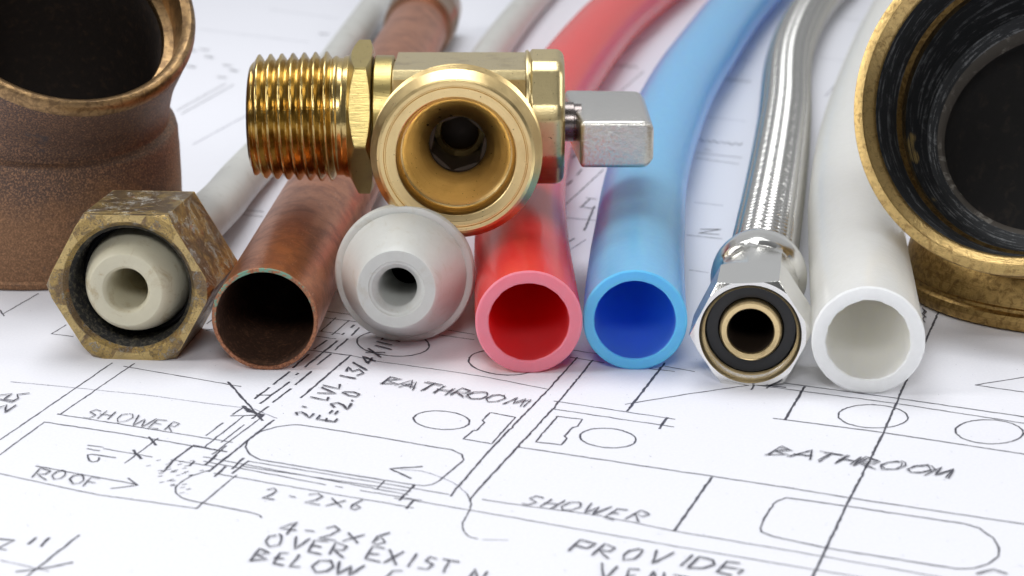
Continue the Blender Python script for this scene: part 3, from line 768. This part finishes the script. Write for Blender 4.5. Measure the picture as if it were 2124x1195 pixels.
o = lathe('threaded_end', tp + [(13.9, TL), (14.1, TL + .4), (14.1, TL + 4.5), (10.2, TL + 4.5)], ['brass_thread', 'brass_body', 'dark_bore'], None, 200, lambda t, r, z, i: thread(t, r, z, i) if (4 < i < ntp - 1) else r, [2, 0] + [0] * (ntp - 2) + [0, 0, 1, 1, 2], sharp=50)
place(o, (X(508), VY, VZ), XP); adopt(o, vr)
hx0, hx1 = X(718), X(768); hl = hx1 - hx0
hp = [(12, 0), (14.4, 0)] + dens([(14.4, 0.05), (17.9, 1.9)], .15) + dens([(18.0, 2.0), (18.0, hl - .9)], .6) + dens([(18.0, hl - .9), (15.8, hl)], .15) + [(12, hl)]
o = lathe('hex_collar', hp, ['brass_hex'], None, 240, lambda t, r, z, i: min(r, hexr(t, 15.7, R(41))) if r > 14.2 else r, sharp=22)
place(o, (hx0, VY, VZ), XP); adopt(o, vr)
# body: round shoulder then square bar with chamfered corners
bx0, bx1 = X(771), X(1090)
def boxfn(t, r, z, i):
    sq = min(hexr(t, 13.1, 0, 4), hexr(t, 17.2, R(45), 4))
    return sq if r > 13.8 else r
sh = X(816) - bx0; bl = bx1 - bx0
o = lathe('body', [(9, 0), (12.6, 0), (12.75, .3), (12.75, sh - .4), (12.75, sh), (14.0, sh + .02), (14.2, sh + .3), (14.2, bl), (9, bl)], ['brass_body'], None, 240,
          lambda t, r, z, i: boxfn(t, r, z, i), sharp=22)
place(o, (bx0, VY, VZ), XP); adopt(o, vr)
o = lathe('round_shoulder', [(9, 0), (13.9, 0), (14.2, .3), (14.2, sh - .8), (13.9, sh - .5), (9, sh - .5)], ['brass_hex'], None, 128)
place(o, (bx0 + .1, VY, VZ), XP); adopt(o, vr)
# bonnet cap
cl = X(1172) - bx1
cp_ = [(9, 0), (15.1, 0), (15.4, .2), (15.4, .7), (15.0, .9), (15.0, 1.1), (15.4, 1.4)] + dens([(15.6, 1.6), (15.6, cl - 2.0)], .8) + [(15.6 - 2.0 * (1 - math.cos(R(a))), cl - 2.0 + 2.0 * math.sin(R(a))) for a in range(15, 91, 15)] + [(5, cl), (5, 3)]
def capfn(t, r, z, i):
    if r < 13.7: return r
    k = min(1, hexr(t, 15.0, R(0), 8, .25) / 15.6); lo = max(0, min(1, (1.6 - z) / .8))
    return r * (k + (1 - k) * lo)
o = lathe('bonnet_cap', cp_, ['brass_body'], None, 200, capfn, sharp=30); place(o, (bx1, VY, VZ), XP, R(8)); adopt(o, vr)
# stem + lever
o = lathe('stem', [(0.2, 0), (4.6, 0), (4.6, 2.4), (4.2, 2.6), (4.2, 4.2), (0.2, 4.2)], ['stem'], None, 64); place(o, (X(1171), VY, VZ - 1.2), XP); adopt(o, vr)
bm = bmesh.new()
x0b, x0f, x1, yf, yb, zt, zb = 12.7, 15.5, 32.2, 458.5, 495.5, 42.6, 31.8
vs = [bm.verts.new(v) for v in [(x0f, yf, zb), (x1, yf, zb), (x1, yb, zb), (x0b, yb, zb), (x0f, yf, zt), (x1, yf, zt), (x1, yb, zt - .3), (x0b, yb, zt)]]
for f in [(3, 2, 1, 0), (4, 5, 6, 7), (0, 1, 5, 4), (1, 2, 6, 5), (2, 3, 7, 6), (3, 0, 4, 7)]: bm.faces.new([vs[i] for i in f])
bm.edges.ensure_lookup_table()
right = [e for e in bm.edges if all(v.co.x > 30 for v in e.verts)]
bmesh.ops.bevel(bm, geom=right, offset=3.0, segments=8, profile=.55, affect='EDGES')
es = [e for e in bm.edges if e.calc_face_angle(0) > R(40)]
bmesh.ops.bevel(bm, geom=es, offset=1.1, segments=5, profile=.5, affect='EDGES')
V = [v.co.copy() for v in bm.verts]; bm.verts.index_update(); F = [[v.index for v in f.verts] for f in bm.faces]; bm.free()
o = finish('lever_handle', V, F, 'chrome_handle', None, None, 40); adopt(o, vr)
o = lathe('bore_plug', [(.05, 26.0), (2.5, 26.3), (4.6, 27.2), (6.2, 29.0), (6.2, 34), (.05, 34)], ['dark_bore'], None, 64); place(o, (VX, 431.6, VZ), (.01, 1, 0)); adopt(o, vr)  # added dark plug closing the port, in place of its inner shade
# outlet port facing the camera
PY = 431.6; port = []
N = PY
outp = [(5.9, 30), (5.9, 18.2), (6.0, 14.2), (6.25, 14.0), (6.3, 13.0)]           # hex hole is cut by the function below
cone = [(6.35, 12.4), (11.7, 4.4), (12.0, 4.2), (12.2, 4.4), (12.35, 4.1), (12.8, 1.2), (12.9, .5), (13.1, .35), (13.4, .3), (14.2, .15), (15.0, .08), (15.15, .35), (15.35, .35), (15.5, .05)]
ringp = [(16.3, 0), (16.9, .35), (17.6, 1.6), (18.1, 2.4), (18.5, 3.1), (18.4, 3.6), (17.7, 4.3), (18.55, 5.2), (18.4, 5.6), (17.7, 6.4), (18.55, 7.3), (18.4, 7.7), (17.7, 8.5), (18.5, 9.4), (18.0, 10.4), (17.4, 11.2), (16.2, 12.0), (13.5, 12.6), (13.0, 14), (13.0, 32), (5.9, 32)]
prof = outp + dens(cone, 1.2) + ringp
def portfn(t, r, z, i):
    if i in (1, 2): return hexr(t, 5.3 if i == 1 else 5.45, R(12), 6)
    return r
nn = len(prof); pm = [1, 1, 0, 0] + [0] * (nn - 4); pm[2] = 1; pm[3] = 1; pm[-1] = 1  # hole floor takes the dark bore colour to shade the seat
o = lathe('outlet_port', prof, ['brass', 'dark_bore'], None, 200, portfn, pm, sharp=26)
place(o, (VX, PY, VZ), (.01, 1, 0)); adopt(o, vr)
o = lathe('inner_seat', [(4.0, 25.3), (4.4, 25.0), (5.6, 25.2), (5.8, 28), (4.0, 28)], ['brass_thread'], None, 96)
place(o, (VX, PY, VZ), (.01, 1, 0)); adopt(o, vr)
